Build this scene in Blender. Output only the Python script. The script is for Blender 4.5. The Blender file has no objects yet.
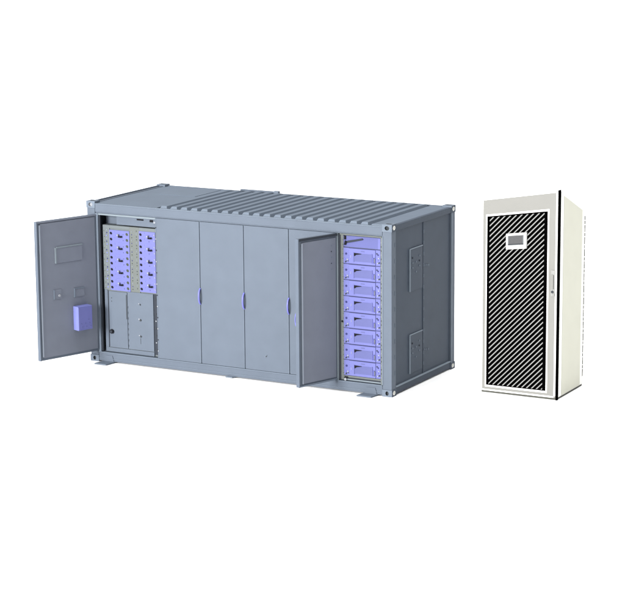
import bpy, bmesh, math, random
from mathutils import Vector, Matrix
random.seed(3)
sc = bpy.context.scene
col = sc.collection

# ------------------------------------------------------------------ materials
def mat(name, rgb, rough=0.55, metal=0.0, var=0.04, scale=3.0, spec=0.14, bump=0.0):
    m = bpy.data.materials.new(name); m.use_nodes = True
    nt = m.node_tree; b = nt.nodes['Principled BSDF']
    b.inputs['Roughness'].default_value = rough
    b.inputs['Metallic'].default_value = metal
    b.inputs['Specular IOR Level'].default_value = spec
    tc = nt.nodes.new('ShaderNodeTexCoord')
    no = nt.nodes.new('ShaderNodeTexNoise'); no.inputs['Scale'].default_value = scale
    no.inputs['Detail'].default_value = 5
    nt.links.new(tc.outputs['Object'], no.inputs['Vector'])
    rp = nt.nodes.new('ShaderNodeValToRGB')
    rp.color_ramp.elements[0].position = 0.3; rp.color_ramp.elements[1].position = 0.7
    lo = [c * (1 - var) for c in rgb] + [1]; hi = [min(1, c * (1 + var)) for c in rgb] + [1]
    rp.color_ramp.elements[0].color = lo; rp.color_ramp.elements[1].color = hi
    nt.links.new(no.outputs['Fac'], rp.inputs['Fac'])
    nt.links.new(rp.outputs['Color'], b.inputs['Base Color'])
    if bump:
        bu = nt.nodes.new('ShaderNodeBump'); bu.inputs['Strength'].default_value = bump
        bu.inputs['Distance'].default_value = 0.004
        n2 = nt.nodes.new('ShaderNodeTexNoise'); n2.inputs['Scale'].default_value = 60
        nt.links.new(tc.outputs['Object'], n2.inputs['Vector'])
        nt.links.new(n2.outputs['Fac'], bu.inputs['Height'])
        nt.links.new(bu.outputs['Normal'], b.inputs['Normal'])
    return m

PAINT = mat('blue_grey_paint', (.077, .0935, .1195))
TRIM = mat('pale_edge_paint', (.098, .119, .149))  # trim and casting paint, also used for painted edge highlights
EDGE = mat('painted_edge_highlight', (.15, .18, .215))  # pale colour paints the light caught by panel edges
LIT_EDGE = mat('painted_lit_edge_line', (.20, .225, .265))  # pale colour paints the light along the open doors' edges
PALE = mat('pale_grey_metal', (.135, .16, .18))
LINING = mat('door_lining_paint', (.119, .131, .161))
ROOFM = mat('roof_paint', (.083, .104, .134))
END_SHADE = mat('shade_darkened_end_paint', (.0385, .050, .069))  # darker copy of the container paint; end-side shade put into the colour
SEAL = mat('rubber_seal', (.024, .028, .036), rough=.8)
DARK = mat('dark_gap', (.03, .034, .038), rough=.8)
BLACK = mat('black_plastic', (.004, .004, .006), rough=.7, spec=.1)
NAVY = mat('navy_socket', (.02, .022, .09), rough=.6)
LILAC = mat('lilac_module_paint', (.097, .103, .258))
LILACD = mat('lilac_window', (.070, .076, .185))
LILACG = mat('lilac_gap', (.035, .038, .10))
LILACP = mat('lilac_blank_paint', (.072, .078, .20))
LILACB = mat('lilac_box_paint', (.125, .138, .33))
LILACH = mat('violet_handle', (.10, .105, .32), rough=.4)
RACK = mat('rack_grey_metal', (.094, .107, .112))
OLIVE = mat('rack_olive_metal', (.090, .099, .095))
SOCK = mat('olive_socket', (.035, .042, .03), rough=.7)
WHITE = mat('white_fitting', (.21, .22, .24))
CWHITE = mat('cabinet_white', (.72, .72, .69), var=.02)
CGREY = mat('cabinet_door_grey', (.166, .164, .152), var=.02)
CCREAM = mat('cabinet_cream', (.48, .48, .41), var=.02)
CBLACK = mat('cabinet_black', (.0008, .0008, .0008), rough=.9, spec=.0)
CSLAT = mat('cabinet_slat', (.185, .185, .178), var=.02)
CSCREEN = mat('screen_glass', (.052, .052, .054), rough=.25, var=.06, scale=30)
CBEZEL = mat('screen_bezel_white', (.42, .42, .41), var=.02)
CPLATE = mat('handle_plate_paint', (.205, .205, .195), var=.02)
CPLINTH = mat('plinth_olive', (.06, .06, .05))
GROUND = mat('white_floor', (.84, .84, .84), rough=.9, var=.01, scale=.5, spec=.0)

# ------------------------------------------------------------------ mesh builder
class MB:
    def __init__(s): s.v = []; s.f = []; s.m = []; s.mats = []
    def mi(s, m):
        if m not in s.mats: s.mats.append(m)
        return s.mats.index(m)
    def poly(s, pts, m):
        i = len(s.v); s.v += [tuple(p) for p in pts]
        s.f.append(list(range(i, i + len(pts)))); s.m.append(s.mi(m))
    def hexa(s, p, m):
        # p: 8 points, bottom ring ccw 0-3, top ring 4-7
        i = len(s.v); s.v += [tuple(q) for q in p]; k = s.mi(m)
        for f in ((3,2,1,0),(4,5,6,7),(0,1,5,4),(1,2,6,5),(2,3,7,6),(3,0,4,7)):
            s.f.append([i + a for a in f]); s.m.append(k)
    def box(s, x0, x1, y0, y1, z0, z1, m):
        s.hexa([(x0,y0,z0),(x1,y0,z0),(x1,y1,z0),(x0,y1,z0),(x0,y0,z1),(x1,y0,z1),(x1,y1,z1),(x0,y1,z1)], m)
    def prism(s, pts, d, m):
        # closed polygon pts (3d), extruded by vector d
        n = len(pts); i = len(s.v); k = s.mi(m); d = Vector(d)
        s.v += [tuple(p) for p in pts] + [tuple(Vector(p) + d) for p in pts]
        s.f.append([i + j for j in range(n)]); s.m.append(k)
        s.f.append([i + n + j for j in reversed(range(n))]); s.m.append(k)
        for j in range(n):
            s.f.append([i + j, i + n + j, i + n + (j + 1) % n, i + (j + 1) % n]); s.m.append(k)
    def disc(s, c, r, axis, length, m, n=12, r2=None):
        # short cylinder from c along axis by length
        a = Vector(axis).normalized(); u = a.orthogonal().normalized(); w = a.cross(u)
        pts = [Vector(c) + u * r * math.cos(2*math.pi*t/n) + w * (r2 or r) * math.sin(2*math.pi*t/n) for t in range(n)]
        s.prism(pts, a * length, m)
    def build(s, name, parent=None, bevel=0.0, seg=2, loc=None, rz=None):
        me = bpy.data.meshes.new(name); me.from_pydata(s.v, [], s.f)
        for m in s.mats: me.materials.append(m)
        me.polygons.foreach_set('material_index', s.m)
        bm = bmesh.new(); bm.from_mesh(me); bmesh.ops.recalc_face_normals(bm, faces=bm.faces)
        bm.to_mesh(me); bm.free(); me.update()
        o = bpy.data.objects.new(name, me); col.objects.link(o)
        if parent: o.parent = parent
        if loc: o.location = loc
        if rz is not None: o.rotation_euler.z = rz
        if bevel:
            b = o.modifiers.new('edge', 'BEVEL'); b.width = bevel; b.segments = seg
            b.limit_method = 'ANGLE'; b.angle_limit = math.radians(40)
        return o

def thing(name, label, cat, loc=(0, 0, 0), rz=0, group=None):
    o = bpy.data.objects.new(name, None); col.objects.link(o)
    o.location = loc; o.rotation_euler.z = rz; o.empty_display_size = .3
    o['label'] = label; o['category'] = cat
    if group: o['group'] = group
    return o

# ------------------------------------------------------------------ ground
g = MB(); S = 500
g.poly([(-S, -S, 0), (S, -S, 0), (S, S, 0), (-S, S, 0)], GROUND)
go = g.build('ground'); go['kind'] = 'structure'

# ------------------------------------------------------------------ container
L, D, H = 6.058, 2.438, 2.896
PX, PY, CZ = .178, .162, .118
cont = thing('shipping_container', 'long blue-grey steel container with ribbed roof and two doors swung open', 'container')

# base frame: bottom rails, floor plate
b = MB()
b.box(PX, L - PX, .006, .12, .022, .17, PAINT)              # front rail
b.box(PX, L - PX, -.006, .10, .170, .186, TRIM)             # front sill lip
b.box(PX, L - PX, -.002, .02, .060, .072, TRIM)             # pressed bead
b.box(PX, L - PX, D - .12, D - .006, .022, .17, PAINT)
b.box(L - .12, L - .008, PY, D - PY, .022, .135, END_SHADE)
b.box(L - .10, L + .002, PY, D - PY, .135, .155, EDGE)      # end sill lip, its edge highlight painted on
b.box(.008, .12, PY, D - PY, .022, .15, PAINT)
b.box(.12, L - .12, .12, D - .12, .12, .165, PAINT)         # floor plate
b.build('base_frame', cont, bevel=.004)

# floor seen inside the openings
f = MB(); f.box(.06, L - .06, .101, D - .07, .172, .2, PAINT); f.build('floor_plate', cont)

# corner posts
for x0 in (0, L - PX):
    for y0 in (0, D - PY):
        p = MB(); m = PAINT
        p.box(x0 + .004, x0 + PX - .004, y0 + .004, y0 + PY - .004, CZ, H - CZ, m)
        if x0 > 0 and y0 == 0:
            p.box(x0 + .0, x0 + .02, y0 - .004, y0 + .01, .19, 2.70, TRIM)
            for k in range(9):          # weld beads down the end face
                p.box(L - .006, L + .004, PY - .045, PY - .030, .35 + k * .27, .43 + k * .27, TRIM)
        if x0 > 0 and y0 > 0:
            p.box(L - .006, L + .003, D - PY + .02, D - PY + .045, CZ, H - CZ, EDGE)  # highlight line painted down the rear post
        p.build('corner_post', cont, bevel=.012)

# corner castings with their lifting holes
def ring_face(s, c, u, v, hu, hv, ru, rv, nrm, depth, m, mh, n=20):
    c, u, v, nrm = Vector(c), Vector(u), Vector(v), Vector(nrm)
    outer = []; inner = []; deep = []
    for t in range(n):
        a = 2 * math.pi * (t + .5) / n; ca, sa = math.cos(a), math.sin(a)
        k = min(hu / abs(ca) if abs(ca) > 1e-6 else 9, hv / abs(sa) if abs(sa) > 1e-6 else 9)
        outer.append(c + u * ca * k + v * sa * k)
        inner.append(c + u * ca * ru + v * sa * rv)
        deep.append(inner[-1] - nrm * depth)
    corners = [c + u * hu + v * hv, c - u * hu + v * hv, c - u * hu - v * hv, c + u * hu - v * hv]
    for t in range(n):
        t2 = (t + 1) % n
        o1, o2 = outer[t], outer[t2]
        pts = [inner[t], o1]
        for q in corners:
            d1 = (q - c).normalized().dot((o1 - c).normalized()); d2 = (q - c).normalized().dot((o2 - c).normalized())
            dd = (o1 - c).normalized().dot((o2 - c).normalized())
            if d1 > dd + 1e-6 and d2 > dd + 1e-6: pts.append(q)
        pts += [o2, inner[t2]]
        s.poly(pts, m)
        s.poly([inner[t], inner[t2], deep[t2], deep[t]], mh)
    s.poly(deep, mh)
E3 = .004
for ix in (0, 1):
    for iy in (0, 1):
        for iz in (0, 1):
            s = MB()
            x0 = -E3 if ix == 0 else L - PX; x1 = x0 + PX + E3
            y0 = -E3 if iy == 0 else D - PY; y1 = y0 + PY + E3
            z0 = 0 if iz == 0 else H - CZ; z1 = z0 + CZ + (E3 if iz else 0)
            cx, cy, cz = (x0+x1)/2, (y0+y1)/2, (z0+z1)/2
            hx, hy, hz = (x1-x0)/2, (y1-y0)/2, (z1-z0)/2
            sx, sy, sz = (1 if ix else -1), (1 if iy else -1), (1 if iz else -1)
            yhole = DARK if iz == 0 else (WHITE if ix == 0 else DARK)  # shallow holes
            ring_face(s, (cx, cy + sy*hy, cz), (1,0,0), (0,0,1), hx, hz, .042 if iz else .030, .036, (0,sy,0), .03, TRIM, yhole)
            ring_face(s, (cx + sx*hx, cy, cz), (0,1,0), (0,0,1), hy, hz, .045, .036, (sx,0,0), .025, TRIM if ix == 0 else END_SHADE, CWHITE)
            ring_face(s, (cx, cy, cz + sz*hz), (1,0,0), (0,1,0), hx, hy, .06, .032, (0,0,sz), .03, TRIM, DARK)
            s.poly([(x0,cy-sy*hy,z0),(x1,cy-sy*hy,z0),(x1,cy-sy*hy,z1),(x0,cy-sy*hy,z1)], TRIM)
            s.poly([(cx-sx*hx,y0,z0),(cx-sx*hx,y1,z0),(cx-sx*hx,y1,z1),(cx-sx*hx,y0,z1)], TRIM)
            s.poly([(x0,y0,cz-sz*hz),(x1,y0,cz-sz*hz),(x1,y1,cz-sz*hz),(x0,y1,cz-sz*hz)], TRIM)
            s.build('corner_casting', cont)

# top rails
t = MB()
t.box(PX, L - PX, .004, .075, 2.715, 2.848, PAINT)
t.box(PX, L - PX, -.002, .055, 2.848, 2.862, TRIM)
t.box(PX, L - PX, .016, .07, 2.692, 2.715, PAINT)
t.build('front_top_rail', cont, bevel=.004)
t = MB(); t.box(PX, L - PX, D - .075, D - .004, 2.70, 2.872, PAINT)
t.box(1.75, 2.53, D - .06, D - .01, 2.872, 2.905, PAINT)
t.box(2.46, 2.56, D - .08, D - .008, 2.872, 2.915, TRIM)
t.build('rear_top_rail', cont, bevel=.004)
t = MB(); t.box(L - .075, L - .004, PY, D - PY, 2.78, 2.875, END_SHADE); t.build('end_top_rail', cont, bevel=.006)
t = MB(); t.box(.004, .05, PY, D - PY, 2.74, 2.882, PAINT); t.box(.05, .085, PY, D - PY, 2.76, 2.845, DARK)
t.box(.085, .13, PY, D - PY, 2.76, 2.872, PAINT)
t.build('end_top_rail', cont, bevel=.005)

# roof: flat plate at the left, pressed ribs the rest of the way
r = MB()
zr = 2.832
r.box(.13, 1.44, .075, D - .075, zr - .03, zr + .03, ROOFM)
r.box(.60, 1.36, 1.44, 2.33, zr + .03, zr + .036, ROOFM)
r.box(.178, L - .178, .055, .0755, zr - .03, zr + .012, ROOFM)
nrib = 20; pitch = .2075; xs = 1.478
prof = []
for k in range(nrib):
    x = xs + k * pitch
    prof += [(x, 0), (x + .03, 1), (x + .130, 1), (x + .165, 0)]
prof = [(1.44, 0)] + prof + [(5.635, 0), (5.635, .66), (L - .075, .66)]
y0, y1 = .078, D - .076; hr = .06
def zz(q): return zr + q * hr
for (xa, qa), (xb, qb) in zip(prof[:-1], prof[1:]):
    if xb - xa < 1e-6 and qa == qb: continue
    # sloped rib ends front and rear
    ya, yb = y0 + .05 * qa, y0 + .05 * qb
    za, zb = y1 - .05 * qa, y1 - .05 * qb
    r.poly([(xa, ya, zz(qa)), (xb, yb, zz(qb)), (xb, zb, zz(qb)), (xa, za, zz(qa))], ROOFM)
    if qa > 0 or qb > 0:
        for yy, ee in ((y0, (ya, yb)), (y1, (za, zb))):
            pts = [(xa, yy, zz(0)), (xb, yy, zz(0))]
            if qb > 0: pts.append((xb, ee[1], zz(qb)))
            if qa > 0: pts.append((xa, ee[0], zz(qa)))
            if len(pts) > 2: r.poly(pts, TRIM)
ro = r.build('roof', cont)

# walls
w = MB(); w.box(.02, .05, PY, D - PY, .15, 2.75, PAINT); w.build('end_wall', cont)
w = MB(); w.box(PX, L - PX, D - .05, D - .02, .16, 2.71, PAINT); w.build('back_wall', cont)
w = MB()
w.box(L - .06, L - .032, PY, D - PY, .148, 2.782, END_SHADE)
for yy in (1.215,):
    w.box(L - .033, L - .020, yy, yy + .03, .16, 2.77, END_SHADE)
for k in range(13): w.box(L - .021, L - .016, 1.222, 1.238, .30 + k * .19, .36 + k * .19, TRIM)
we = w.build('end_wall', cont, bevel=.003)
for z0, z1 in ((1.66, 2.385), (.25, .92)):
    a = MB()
    a.box(L - .033, L - .018, .70, 1.19, z0, z1, END_SHADE)
    a.box(L - .03, L - .006, .692, .712, z0, z1, EDGE)  # pale strips paint the hatch edge highlights
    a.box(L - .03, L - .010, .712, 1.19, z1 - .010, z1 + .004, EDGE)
    for i in range(4):
        for j in range(3):
            if (i + j) % 2 == 0 or i == 1:
                a.disc((L - .019, .80 + j * .13, z1 - .16 - i * .085), .016, (1, 0, 0), .012, TRIM if (i + j) % 3 else SEAL, n=8)
    for j in range(3): a.disc((L - .034, 1.28 + j * .07, z1 - .36 - .01*j), .016, (1, 0, 0), .02, TRIM, n=8)
    a.build('access_panel', we, bevel=.003)

# partitions inside
for x in (1.475, 4.96):
    p = MB(); p.box(x, x + .03, .06, D - .06, .2, 2.69, PAINT); p.build('partition', cont)

# door jambs and seals
j = MB()
j.box(.18, .235, -.004, .05, .188, 2.69, TRIM); j.box(.235, .262, .02, .06, .2, 2.665, SEAL)
j.box(.235, 1.455, .006, .05, 2.662, 2.69, PALE)
j.box(1.440, 1.464, .004, .06, .188, 2.69, PAINT)
for k in range(12): j.disc((1.452, .004, .32 + k * .2), .012, (0, -1, 0), .006, SEAL if k % 2 else WHITE, n=8)
j.build('door_jamb', cont, bevel=.002)
j = MB()
j.box(5.026, 5.056, -.004, .05, .188, 2.69, PALE); j.box(5.056, 5.088, .02, .06, .2, 2.665, SEAL)
j.box(5.088, 5.872, .002, .05, 2.672, 2.69, OLIVE)
j.box(5.855, 5.880, .004, .06, .188, 2.672, RACK)
for k in range(34): j.box(5.858, 5.866, -.001, .006, .30 + k * .069, .326 + k * .069, DARK if k % 3 else WHITE)
j.build('door_jamb', cont, bevel=.002)

q = MB(); q.box(.262, 1.44, .22, .24, 2.40, 2.70, PAINT); q.build('added_recess_plate', cont)  # added plate, keeps the recess above the rack from going black
# header plate with two slots above the left rack
h = MB(); h.box(.60, 1.44, .05, .065, 2.51, 2.664, PAINT)
h.box(1.03, 1.17, .044, .0505, 2.615, 2.640, BLACK); h.box(1.30, 1.37, .044, .0505, 2.60, 2.640, BLACK)
h.disc((1.40, .05, 2.60), .02, (0, -1, 0), .012, WHITE, n=10)
h.build('header_plate', cont)

# ground anchor plates
for x0, x1, yf in ((.24, .52, -.24), (2.85, 3.02, -.04), (5.50, 5.80, -.20)):
    p = MB()
    p.prism([(x0, yf, .006), (x1 - .03, yf, .006), (x1, .02, .006), (x0 + .03, .02, .006)], (0, 0, .018), TRIM)
    if x0 != 2.85: p.prism([(x0 + .05, .006, .024), (x1 - .02, .006, .024), (x1 - .05, .006, .13), (x0 + .08, .006, .13)], (0, -.012, 0), PAINT)
    p.build('anchor_plate', cont)

# closed doors, each with its handle
def handle_mesh():
    s = MB(); n = 8; pts = []
    for k in range(n + 1):
        a = k / n; pts.append((-.055 * math.sin(math.pi * a) ** .6, -.145 + .29 * a))
    for (ya, za), (yb, zb) in zip(pts[:-1], pts[1:]):
        s.hexa([(-.012, ya, za), (.012, ya, za), (.012, ya + .02, za), (-.012, ya + .02, za),
                (-.012, yb, zb), (.012, yb, zb), (.012, yb + .02, zb), (-.012, yb + .02, zb)], LILACH)
    return s
spans = [(1.468, 2.344), (2.359, 3.228), (3.243, 4.109), (4.124, 5.022)]
for i, (xa, xb) in enumerate(spans):
    d = MB(); d.box(xa, xb, -.002, .05, .192, 2.690, PAINT)
    d.box(xb - .016, xb - .002, -.007, .01, .194, 2.688, TRIM)  # painted bevel highlight beside the door gap
    if i == 2:
        d.disc((3.65, -.001, .455), .030, (0, -1, 0), .008, TRIM, n=14, r2=.014)
        d.disc((3.655, -.008, .455), .016, (0, -1, 0), .004, DARK, n=10, r2=.008)
    if i == 0: d.box(2.225, 2.232, -.004, .0, 2.24, 2.36, TRIM)
    do = d.build('door', cont, bevel=.004)
    do['label'] = 'closed flat blue-grey door panel'
    if i < 3:
        hm = handle_mesh().build('handle', do, loc=(xb + .004, -.012, (1.382, 1.380, 1.371)[i]))
        hm['label'] = 'slim violet pull handle'
bk = MB(); bk.box(1.47, 5.02, .009, .058, .2, 2.69, PAINT); bk.build('door_seal', cont)  # filler plate, set shallow so the door gaps catch light

# open doors (local: x from the hinge to the free edge, +y is the inside face)
def open_door(width, z0, z1, hx, label):
    s = MB(); T = .055
    s.box(0, width, -T, 0, z0, z1, PAINT)
    return s
AN = math.radians(-109)
W1 = 1.275
s = open_door(W1, .205, 2.672, .19, '')
s.box(W1 - .016, W1, .0, .022, .205, 2.672, PAINT)         # free-edge flange
s.box(W1 - .074, W1 - .054, .0, .024, .27, 2.61, LIT_EDGE)     # painted light line for the lit door edge
s.box(.03, W1 - .078, .0, .012, .25, 2.63, LINING)
s.box(.0, W1 - .016, .0, .016, 2.645, 2.672, LINING)
d1 = s.build('door', cont, loc=(.19, -.008, 0), rz=AN); d1['label'] = 'wide door swung open at the left end, inside face showing'
q = MB(); q.box(.32, .89, .012, .026, 1.90, 2.18, LINING); q.box(.875, .905, .012, .034, 1.90, 2.18, PALE); q.box(.32, .875, .012, .034, 2.166, 2.19, PALE)  # pale strips paint highlights on the top and outer edges
q.build('document_pocket', d1, bevel=.003)
q = MB(); q.box(.30, .50, .012, .024, 1.25, 1.395, LINING); q.box(.50, .522, .012, .034, 1.25, 1.41, TRIM); q.box(.30, .50, .012, .034, 1.395, 1.41, TRIM)  # highlights painted on two edges here as well
q.build('document_pocket', d1, bevel=.002)
q = MB(); q.box(.79, .94, .012, .024, 1.265, 1.435, LINING); q.box(.935, .955, .012, .032, 1.265, 1.435, TRIM)
q.disc((.842, .024, 1.325), .022, (0, 1, 0), .02, WHITE); q.build('latch_plate', d1, bevel=.003)
q = MB(); q.box(.245, .545, .012, .16, .665, 1.09, LILACB); q.box(.255, .545, .16, .172, .68, 1.08, LILAC)
for i in range(7):
    q.disc((.29 + .09 * (i % 3) + .02 * (i // 3), .172, .73 + .06 * (i // 3)), .009, (0, 1, 0), .004, LILACD, n=8)
q.box(.24, .27, .012, .05, .70, .73, LILACB)
bx = q.build('switch_box', d1, bevel=.008); bx['label'] = 'small lilac box screwed to the door'
W2 = .868
s = open_door(W2, .20, 2.690, 5.034, '')
s.box(W2 - .016, W2, .0, .022, .20, 2.690, PAINT)
s.box(W2 - .096, W2 - .076, .0, .024, .25, 2.61, LIT_EDGE)  # painted light line of the lit door edge
s.box(.03, W2 - .10, .0, .012, .25, 2.62, LINING)
s.box(.0, W2 - .016, .0, .022, 2.650, 2.690, SEAL)
s.box(.0, W2 - .016, .0, .016, .20, .225, TRIM)
for k in range(5): s.disc((.128, .012, 2.10 + k * .10), .010, (0, 1, 0), .005, SEAL if k % 2 else TRIM, n=8)
d2 = s.build('door', cont, loc=(5.034, -.008, 0), rz=AN); d2['label'] = 'narrower door swung open beside the tall lilac rack'
hm = handle_mesh().build('handle', d2, loc=(W2 - .045, -.067, 1.33)); hm['label'] = 'slim violet pull handle'

# ------------------------------------------------------------------ left rack
RX = .30
rk = thing('equipment_rack', 'grey rack with two columns of small lilac modules above plain cover panels', 'equipment rack', (RX, .05, .2))
def lx(x): return x - .033 - RX
def lz(z): return z - .012 - .2
s = MB()
s.box(0, lx(1.475), .012, .85, 0, 2.285, RACK)                  # shell
s.box(0, lx(.475), 0, .012, 1.12, 2.285, RACK)
s.box(lx(.90), lx(1.10), 0, .012, 1.12, 2.285, OLIVE)
s.box(lx(1.455), lx(1.475), 0, .012, 0, 2.285, OLIVE)
s.box(lx(.475), lx(.90), 0, .012, 2.235, 2.285, RACK); s.box(lx(1.10), lx(1.455), 0, .012, 2.225, 2.285, RACK)
s.box(lx(.355), lx(1.375), -.012, .014, 0, .075, PAINT)
s.box(lx(1.375), lx(1.455), .004, .014, .03, 1.12, SEAL)
s.box(lx(.405), lx(.432), .004, .014, .09, 1.10, SEAL)
s.box(lx(.34), lx(.405), -.004, .012, 0, 1.12, PAINT)
rnd = random.Random(5)
for k in range(21):
    z = 1.17 + k * .0515
    s.disc((lx(.415) + rnd.uniform(-.008, .008), 0, z), .013, (0, -1, 0), .005, (LILACB, NAVY, PALE)[k % 3], n=7)
    s.disc((lx(.36) + rnd.uniform(-.006, .006), 0, z - .02), .008, (0, -1, 0), .004, (SOCK, PALE)[k % 2], n=7)
    s.disc((lx(.945), 0, z), .010, (0, -1, 0), .005, (SOCK, NAVY, PALE)[k % 3], n=7)
    s.disc((lx(1.045), 0, z + .02), .010, (0, -1, 0), .005, (DARK, PALE, SOCK)[k % 3], n=7)
for k in range(8): s.disc((lx(1.418), .004, .12 + k * .13), .013, (0, -1, 0), .008, WHITE if k in (1, 4) else DARK, n=8)
s.build('rack_frame', rk, bevel=.002)

def small_module(wd, right):
    s = MB(); hh = .2158
    s.box(0, wd, -.008, .03, 0, hh, LILAC)
    for z in (.052, .158):
        s.disc((.035, -.008, z), .021, (0, -1, 0), .006, BLACK, n=10, r2=.026)
        if right: s.disc((wd - .05, -.008, z), .022, (0, -1, 0), .005, SOCK, n=10, r2=.028)
        else: s.disc((wd - .02, -.008, z + .01), .009, (0, -1, 0), .005, WHITE, n=8)
        s.disc((.11, -.008, z + .03), .008, (0, -1, 0), .005, LILACH, n=7)
        s.disc((wd - .13, -.008, z - .01), .010, (0, -1, 0), .005, LILACD, n=7)
        s.disc((wd - .012, -.008, z), .008, (0, -1, 0), .005, WHITE, n=7)
    return s, hh
proto = {}
for c, (xa, xb) in enumerate(((.478, .898), (1.102, 1.440))):
    for k in range(5):
        x, z = lx(xa), lz(1.355 - .02 * (1 - c)) + k * .2165
        if c not in proto:
            s, hh = small_module(xb - xa, c == 0)
            o = s.build('rack_module', rk)
            hd = MB()
            hd.box(.18, .205, -.05, -.008, .125, .150, WHITE); hd.box(.205, .27, -.05, -.036, .095, .125, BLACK)
            hd.box(.245, .27, -.036, -.008, .095, .125, SOCK)
            ho = hd.build('handle', o, bevel=.003)
            proto[c] = (o, ho)
        else:
            o = proto[c][0].copy(); col.objects.link(o)
            ho = proto[c][1].copy(); col.objects.link(ho); ho.parent = o
        o.location = (x, 0, z); o.parent = rk

for i, (xa, xb) in enumerate(((.434, .820), (.830, 1.372))):
    s = MB(); s.box(lx(xa), lx(xb), -.012, .012, .085, 1.10 + .02 * i, PAINT)
    if i == 0:
        s.box(lx(.80), lx(.815), -.016, -.011, .62, 1.06, DARK)
        for z in (.98, .92): s.disc((lx(.49), -.012, z), .009, (0, -1, 0), .004, DARK, n=8)
    else:
        for z, r_ in ((.91, .014), (.63, .020), (.335, .018)):
            s.disc((lx(1.10), -.012, z), r_, (0, -1, 0), .010, DARK, n=10)
            s.disc((lx(1.07), -.012, z + .015), r_ * .7, (0, -1, 0), .006, WHITE, n=8)
        s.box(lx(1.09), lx(1.098), -.015, -.011, .20, .30, DARK)
        for k in range(8): s.box(lx(.836), lx(.844), -.015, -.011, .12 + .1 * k, .16 + .1 * k, DARK)
    cp = s.build('cover_panel', rk, bevel=.003)
    if i == 0:
        q = MB(); q.disc((lx(.487), -.012, .372), .040, (0, -1, 0), .03, BLACK, n=16); q.disc((lx(.487), -.042, .372), .022, (0, -1, 0), .012, SEAL, n=12)
        q.build('knob', cp, bevel=.003)

# ------------------------------------------------------------------ right rack
BX = 5.09
rb = thing('battery_rack', 'tall rack filled with eight wide lilac battery modules', 'equipment rack', (BX, .035, .2))
s = MB()
s.box(0, .762, .02, .85, 0, 2.465, RACK)
s.box(0, .055, -.004, .02, 0, 2.465, OLIVE)
s.box(.745, .762, -.004, .02, 0, 2.465, OLIVE)
s.box(.055, .745, -.002, .02, .0, .022, PALE); s.box(.055, .745, .008, .02, .022, .048, SEAL)
s.box(.055, .745, -.002, .02, .048, .078, OLIVE)
s.disc((.085, -.002, .012), .024, (0, -1, 0), .02, WHITE, n=12); s.box(.07, .13, -.012, .008, .040, .062, BLACK)
s.disc((.028, -.004, 1.0), .018, (0, -1, 0), .01, BLACK, n=10)
for k in range(30): s.disc((.045, -.004, .12 + k * .078), .006, (0, -1, 0), .004, SOCK, n=6)
s.build('rack_frame', rb, bevel=.002)
s = MB(); s.box(.056, .744, .0, .02, 2.268, 2.455, LILACP)
s.box(.068, .105, -.012, .0, 2.39, 2.455, BLACK)
s.prism([(.065, -.012, 2.30), (.105, -.012, 2.30), (.13, -.012, 2.36), (.085, -.012, 2.375)], (0, .012, 0), BLACK)
s.prism([(.13, -.014, 2.335), (.13, -.014, 2.372), (.41, -.014, 2.430), (.43, -.014, 2.412), (.40, -.014, 2.398)], (0, .014, 0), SEAL)
s.box(.70, .744, -.006, .0, 2.268, 2.455, LILAC)
s.build('blank_panel', rb, bevel=.002)
s = MB(); hh = .266; wd = .688
s.box(0, .10, -.006, .02, .003, hh - .003, LILAC)                  # left ear
s.box(.60, wd, -.006, .02, .003, hh - .003, LILAC)                 # right ear
s.box(.106, .60, -.018, .02, .006, hh - .006, LILAC)               # face plate
s.box(0, wd, .0, .02, 0, hh + .0045, LILACG)
s.disc((.05, -.006, .165), .018, (0, -1, 0), .008, NAVY, n=10)
s.disc((.028, -.006, .072), .014, (0, -1, 0), .006, LILACH, n=8)
s.disc((.074, -.006, .070), .013, (0, -1, 0), .006, WHITE, n=8)
s.disc((.045, -.006, .032), .020, (0, -1, 0), .006, SEAL, n=9, r2=.012)
s.disc((.085, -.006, .045), .010, (0, -1, 0), .006, SOCK, n=8)
for z in (.05, .09, .13, .17, .21): s.box(.098, .108, -.0075, -.004, z, z + .02, NAVY)
s.box(.125, .143, -.022, -.018, .09, .155, LILACH); s.box(.143, .150, -.022, -.018, .10, .15, WHITE)
s.disc((.645, -.006, .185), .013, (0, -1, 0), .008, NAVY, n=9)
s.disc((.625, -.006, .205), .012, (0, -1, 0), .008, SEAL, n=9)
s.disc((.660, -.006, .130), .012, (0, -1, 0), .008, WHITE, n=9)
s.disc((.640, -.006, .095), .012, (0, -1, 0), .008, LILACH, n=9)
s.disc((.668, -.006, .055), .013, (0, -1, 0), .008, SEAL, n=9)
s.disc((.640, -.006, .045), .011, (0, -1, 0), .008, WHITE, n=9)
s.box(.33, .40, -.020, -.018, .215, .232, LILACD)
m0 = s.build('battery_module', rb, bevel=.003)
q = MB(); q.box(.205, .535, -.0235, -.018, .05, .185, LILACD)
q.box(.195, .205, -.03, -.018, .04, .195, LILAC); q.box(.535, .545, -.03, -.018, .04, .195, LILAC)
q.prism([(.207, -.027, .192), (.207, -.027, .138), (.225, -.027, .142), (.25, -.027, .162), (.345, -.027, .178), (.345, -.027, .186)], (0, .004, 0), BLACK)  # black wedge paints the shadow in the window corner
w0 = q.build('window_panel', m0, bevel=.001)
q = MB(); q.box(.565, .580, -.05, -.036, .045, .135, LILACH); q.box(.565, .580, -.036, -.018, .045, .06, LILACH); q.box(.565, .580, -.036, -.018, .12, .135, LILACH)
q.box(.582, .592, -.030, -.018, .05, .125, WHITE)
h0 = q.build('handle', m0, bevel=.002)
for k in range(8):
    if k == 0: o = m0
    else:
        o = m0.copy(); col.objects.link(o)
        for ch in (w0, h0):
            c2 = ch.copy(); col.objects.link(c2); c2.parent = o
    o.parent = rb; o.location = (.056, 0, .082 + k * .2725)

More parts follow.
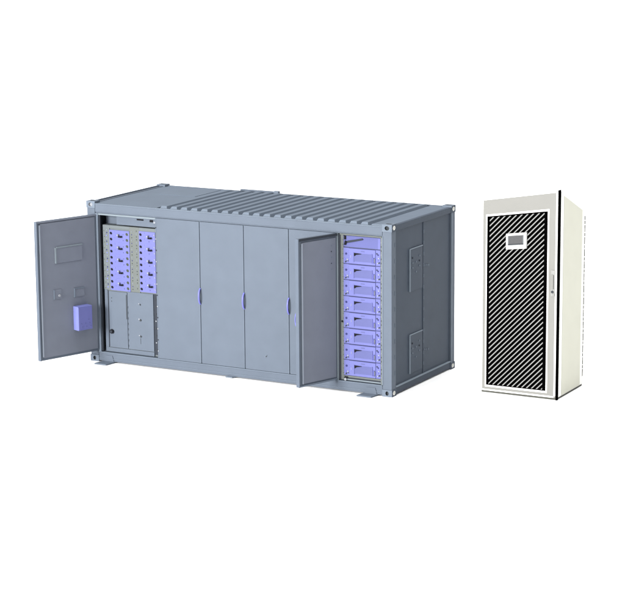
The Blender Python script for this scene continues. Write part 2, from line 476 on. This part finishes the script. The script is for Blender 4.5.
# ------------------------------------------------------------------ white cabinet
CW, CD = 1.366, 1.19
cab = thing('equipment_cabinet', 'tall white cabinet with black diagonal grille door and small grey screen', 'cabinet', (7.1946, 1.0453, 0), .01206)
def top(x, y): return 3.271 + .1654 * x - .4212 * y
def pt(u, v, y): x = u * CW; return Vector((x, y, v * top(x, y)))
def fan(s, u0, u1, v0, v1, y0, y1, m):
    p = [pt(u0,v0,y0), pt(u1,v0,y0), pt(u1,v0,y1), pt(u0,v0,y1), pt(u0,v1,y0), pt(u1,v1,y0), pt(u1,v1,y1), pt(u0,v1,y1)]
    # keep the front and back of a thin piece on the same heights
    if abs(y1 - y0) < .1:
        for a, c in ((3, 0), (2, 1), (7, 4), (6, 5)): p[a].z = p[c].z
    s.hexa(p, m)
def hull(s, x0, x1, y0, y1, z0, m, dz=0.0):
    s.hexa([(x0,y0,z0),(x1,y0,z0),(x1,y1,z0),(x0,y1,z0),(x0,y0,top(x0,y0)-dz),(x1,y0,top(x1,y0)-dz),(x1,y1,top(x1,y1)-dz),(x0,y1,top(x0,y1)-dz)], m)
s = MB(); hull(s, .0, CW, .05, CD - .05, .035, CWHITE); hull(s, .02, CW - .02, CD - .05, CD, .05, CWHITE, .02)
s.build('body', cab, bevel=.006)
s = MB(); s.box(.01, CW - .01, .02, CD - .03, 0, .035, CPLINTH); s.build('plinth', cab)
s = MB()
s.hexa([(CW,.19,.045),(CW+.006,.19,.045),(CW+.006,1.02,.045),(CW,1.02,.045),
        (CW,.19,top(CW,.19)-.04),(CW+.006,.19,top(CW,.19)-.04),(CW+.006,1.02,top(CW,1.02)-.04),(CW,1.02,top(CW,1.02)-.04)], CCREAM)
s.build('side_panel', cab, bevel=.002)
s = MB()                                                           # slotted rear edge
n = 40
for k in range(n):
    z = .16 + k * (top(CW, CD) - .25) / n
    s.box(CW - .022, CW - .004, CD - .03, CD - .006, z, z + .055 + .012 * (k % 3 == 0), CPLINTH if k % 4 else CGREY)
s.build('rear_vent_strip', cab)
s = MB()                                                           # rubber strip between door and body
s.hexa([(1.347,-.012,.0),(1.372,-.012,.0),(1.372,.05,.0),(1.347,.05,.0),(1.347,-.012,top(1.347,0)),(1.372,-.012,top(1.372,0)),(1.372,.05,top(1.372,0)-.002),(1.347,.05,top(1.347,0)-.002)], CBLACK)
s.build('door_seal', cab)
s = MB()
fan(s, .0, .980, .011, .997, .0, .05, CGREY)
fan(s, .056, .072, .031, .915, -.004, .0, CWHITE)                  # pale line round the grille
fan(s, .854, .872, .031, .915, -.004, .0, CWHITE)
fan(s, .072, .854, .031, .040, -.004, .0, CWHITE)
fan(s, .072, .854, .906, .915, -.004, .0, CWHITE)
fan(s, .958, .980, .02, .995, -.004, .0, CWHITE)
fan(s, .0, .958, .011, .018, -.004, .0, CWHITE)
fan(s, .0, .958, .989, .997, -.004, .0, CWHITE)
fan(s, .008, .020, .018, .989, -.004, .0, CWHITE)
door = s.build('door', cab)
s = MB()
U0, U1, V0, V1 = .072, .854, .040, .906
fan(s, U0, U1, V0, V1, -.003, .0, CBLACK)
quad = [pt(U0 + .036, V0 + .006, 0), pt(U1 - .042, V0 + .006, 0), pt(U1 - .042, V1 - .006, 0), pt(U0 + .036, V1 - .006, 0)]
quad = [(p.x, p.z) for p in quad]
def clip(poly, a, bb):
    out = []
    def side(p): return (bb[0]-a[0])*(p[1]-a[1]) - (bb[1]-a[1])*(p[0]-a[0])
    for i in range(len(poly)):
        p, q = poly[i], poly[(i + 1) % len(poly)]
        sp, sq = side(p), side(q)
        if sp >= 0: out.append(p)
        if sp * sq < 0:
            t = sp / (sp - sq); out.append((p[0] + t*(q[0]-p[0]), p[1] + t*(q[1]-p[1])))
    return out
pz, th, slope = .086, .0225, 1.0
k = -20
while k * pz < 3.4:
    c = k * pz; k += 1
    poly = [(0, c), (CW, c + slope * CW), (CW, c + slope * CW + th), (0, c + th)]
    for i in range(4):
        poly = clip(poly, quad[i], quad[(i + 1) % 4])
        if len(poly) < 3: break
    if len(poly) >= 3:
        s.prism([(p[0], -.014, p[1]) for p in poly], (0, .011, 0), CSLAT)
gr = s.build('grille', door)
s = MB(); fan(s, .328, .594, .731, .809, -.04, .0, CBEZEL); bz = s.build('screen_bezel', door, bevel=.006)
s = MB(); fan(s, .356, .556, .751, .7975, -.043, -.038, CSCREEN)
fan(s, .356, .556, .751, .757, -.0445, -.042, DARK); fan(s, .356, .364, .757, .7975, -.0445, -.042, RACK); fan(s, .548, .556, .757, .7975, -.0445, -.042, RACK)
s.build('screen', bz)
s = MB()
s.box(1.240, 1.308, -.014, -.004, 1.74, 2.17, CPLATE); s.box(1.248, 1.285, -.034, -.018, 1.86, 2.10, CGREY)
s.disc((1.268, -.018, 1.815), .022, (0, -1, 0), .012, DARK, n=12); s.box(1.275, 1.31, -.026, -.018, 1.75, 1.79, CGREY)
s.build('handle', door, bevel=.004)

# ------------------------------------------------------------------ camera
cam_d = bpy.data.cameras.new('camera'); cam = bpy.data.objects.new('camera', cam_d); col.objects.link(cam)
pitch, yaw, roll = .19486, -.50796, -.00801
fw = Vector((math.sin(yaw)*math.cos(pitch), math.cos(yaw)*math.cos(pitch), -math.sin(pitch)))
rt = Vector((math.cos(yaw), -math.sin(yaw), 0)); up = rt.cross(fw)
rt, up = math.cos(roll)*rt + math.sin(roll)*up, -math.sin(roll)*rt + math.cos(roll)*up
M = Matrix((rt, up, -fw)).transposed().to_4x4(); M.translation = (21.38923, -30.21858, 8.42835)
cam.matrix_world = M
cam_d.sensor_width = 36; cam_d.sensor_fit = 'HORIZONTAL'; cam_d.lens = 36 * 2100 / 625
cam_d.clip_end = 2000; cam_d.clip_start = .5
sc.camera = cam

# ------------------------------------------------------------------ light
wd_ = bpy.data.worlds.new('World'); sc.world = wd_; wd_.use_nodes = True
nt = wd_.node_tree; bg = nt.nodes['Background']
tc = nt.nodes.new('ShaderNodeTexCoord'); sp = nt.nodes.new('ShaderNodeSeparateXYZ')
nt.links.new(tc.outputs['Generated'], sp.inputs['Vector'])
mx = nt.nodes.new('ShaderNodeMath'); mx.operation = 'MAXIMUM'; mx.inputs[1].default_value = 0
pw = nt.nodes.new('ShaderNodeMath'); pw.operation = 'POWER'; pw.inputs[1].default_value = 4
ml = nt.nodes.new('ShaderNodeMath'); ml.operation = 'MULTIPLY_ADD'; ml.inputs[1].default_value = 5.2; ml.inputs[2].default_value = .5
nt.links.new(sp.outputs['Z'], mx.inputs[0]); nt.links.new(mx.outputs[0], pw.inputs[0]); nt.links.new(pw.outputs[0], ml.inputs[0])
nt.links.new(ml.outputs[0], bg.inputs['Strength']); bg.inputs['Color'].default_value = (1, 1, 1, 1)

ld = bpy.data.lights.new('key_softbox', 'AREA'); ld.shape = 'SQUARE'; ld.size = 22
lo = bpy.data.objects.new('key_softbox', ld); col.objects.link(lo)
tgt = Vector((4, 0, 1.4)); dirv = Vector((-.32, -.93, .20)).normalized()
lo.location = tgt + dirv * 70
lo.rotation_euler = (-dirv).to_track_quat('-Z', 'Y').to_euler()
ld.energy = 2.5 * math.pi**2 * 70**2
ld.color = (1, 1, 1)

sc.view_settings.view_transform = 'Standard'; sc.view_settings.look = 'None'
sc.view_settings.exposure = 0; sc.view_settings.gamma = 1
sc.render.engine = 'CYCLES'
sc.cycles.use_denoising = True
sc.cycles.denoiser = 'OPENIMAGEDENOISE'
sc.cycles.max_bounces = 6
sc.render.filter_size = 1.5
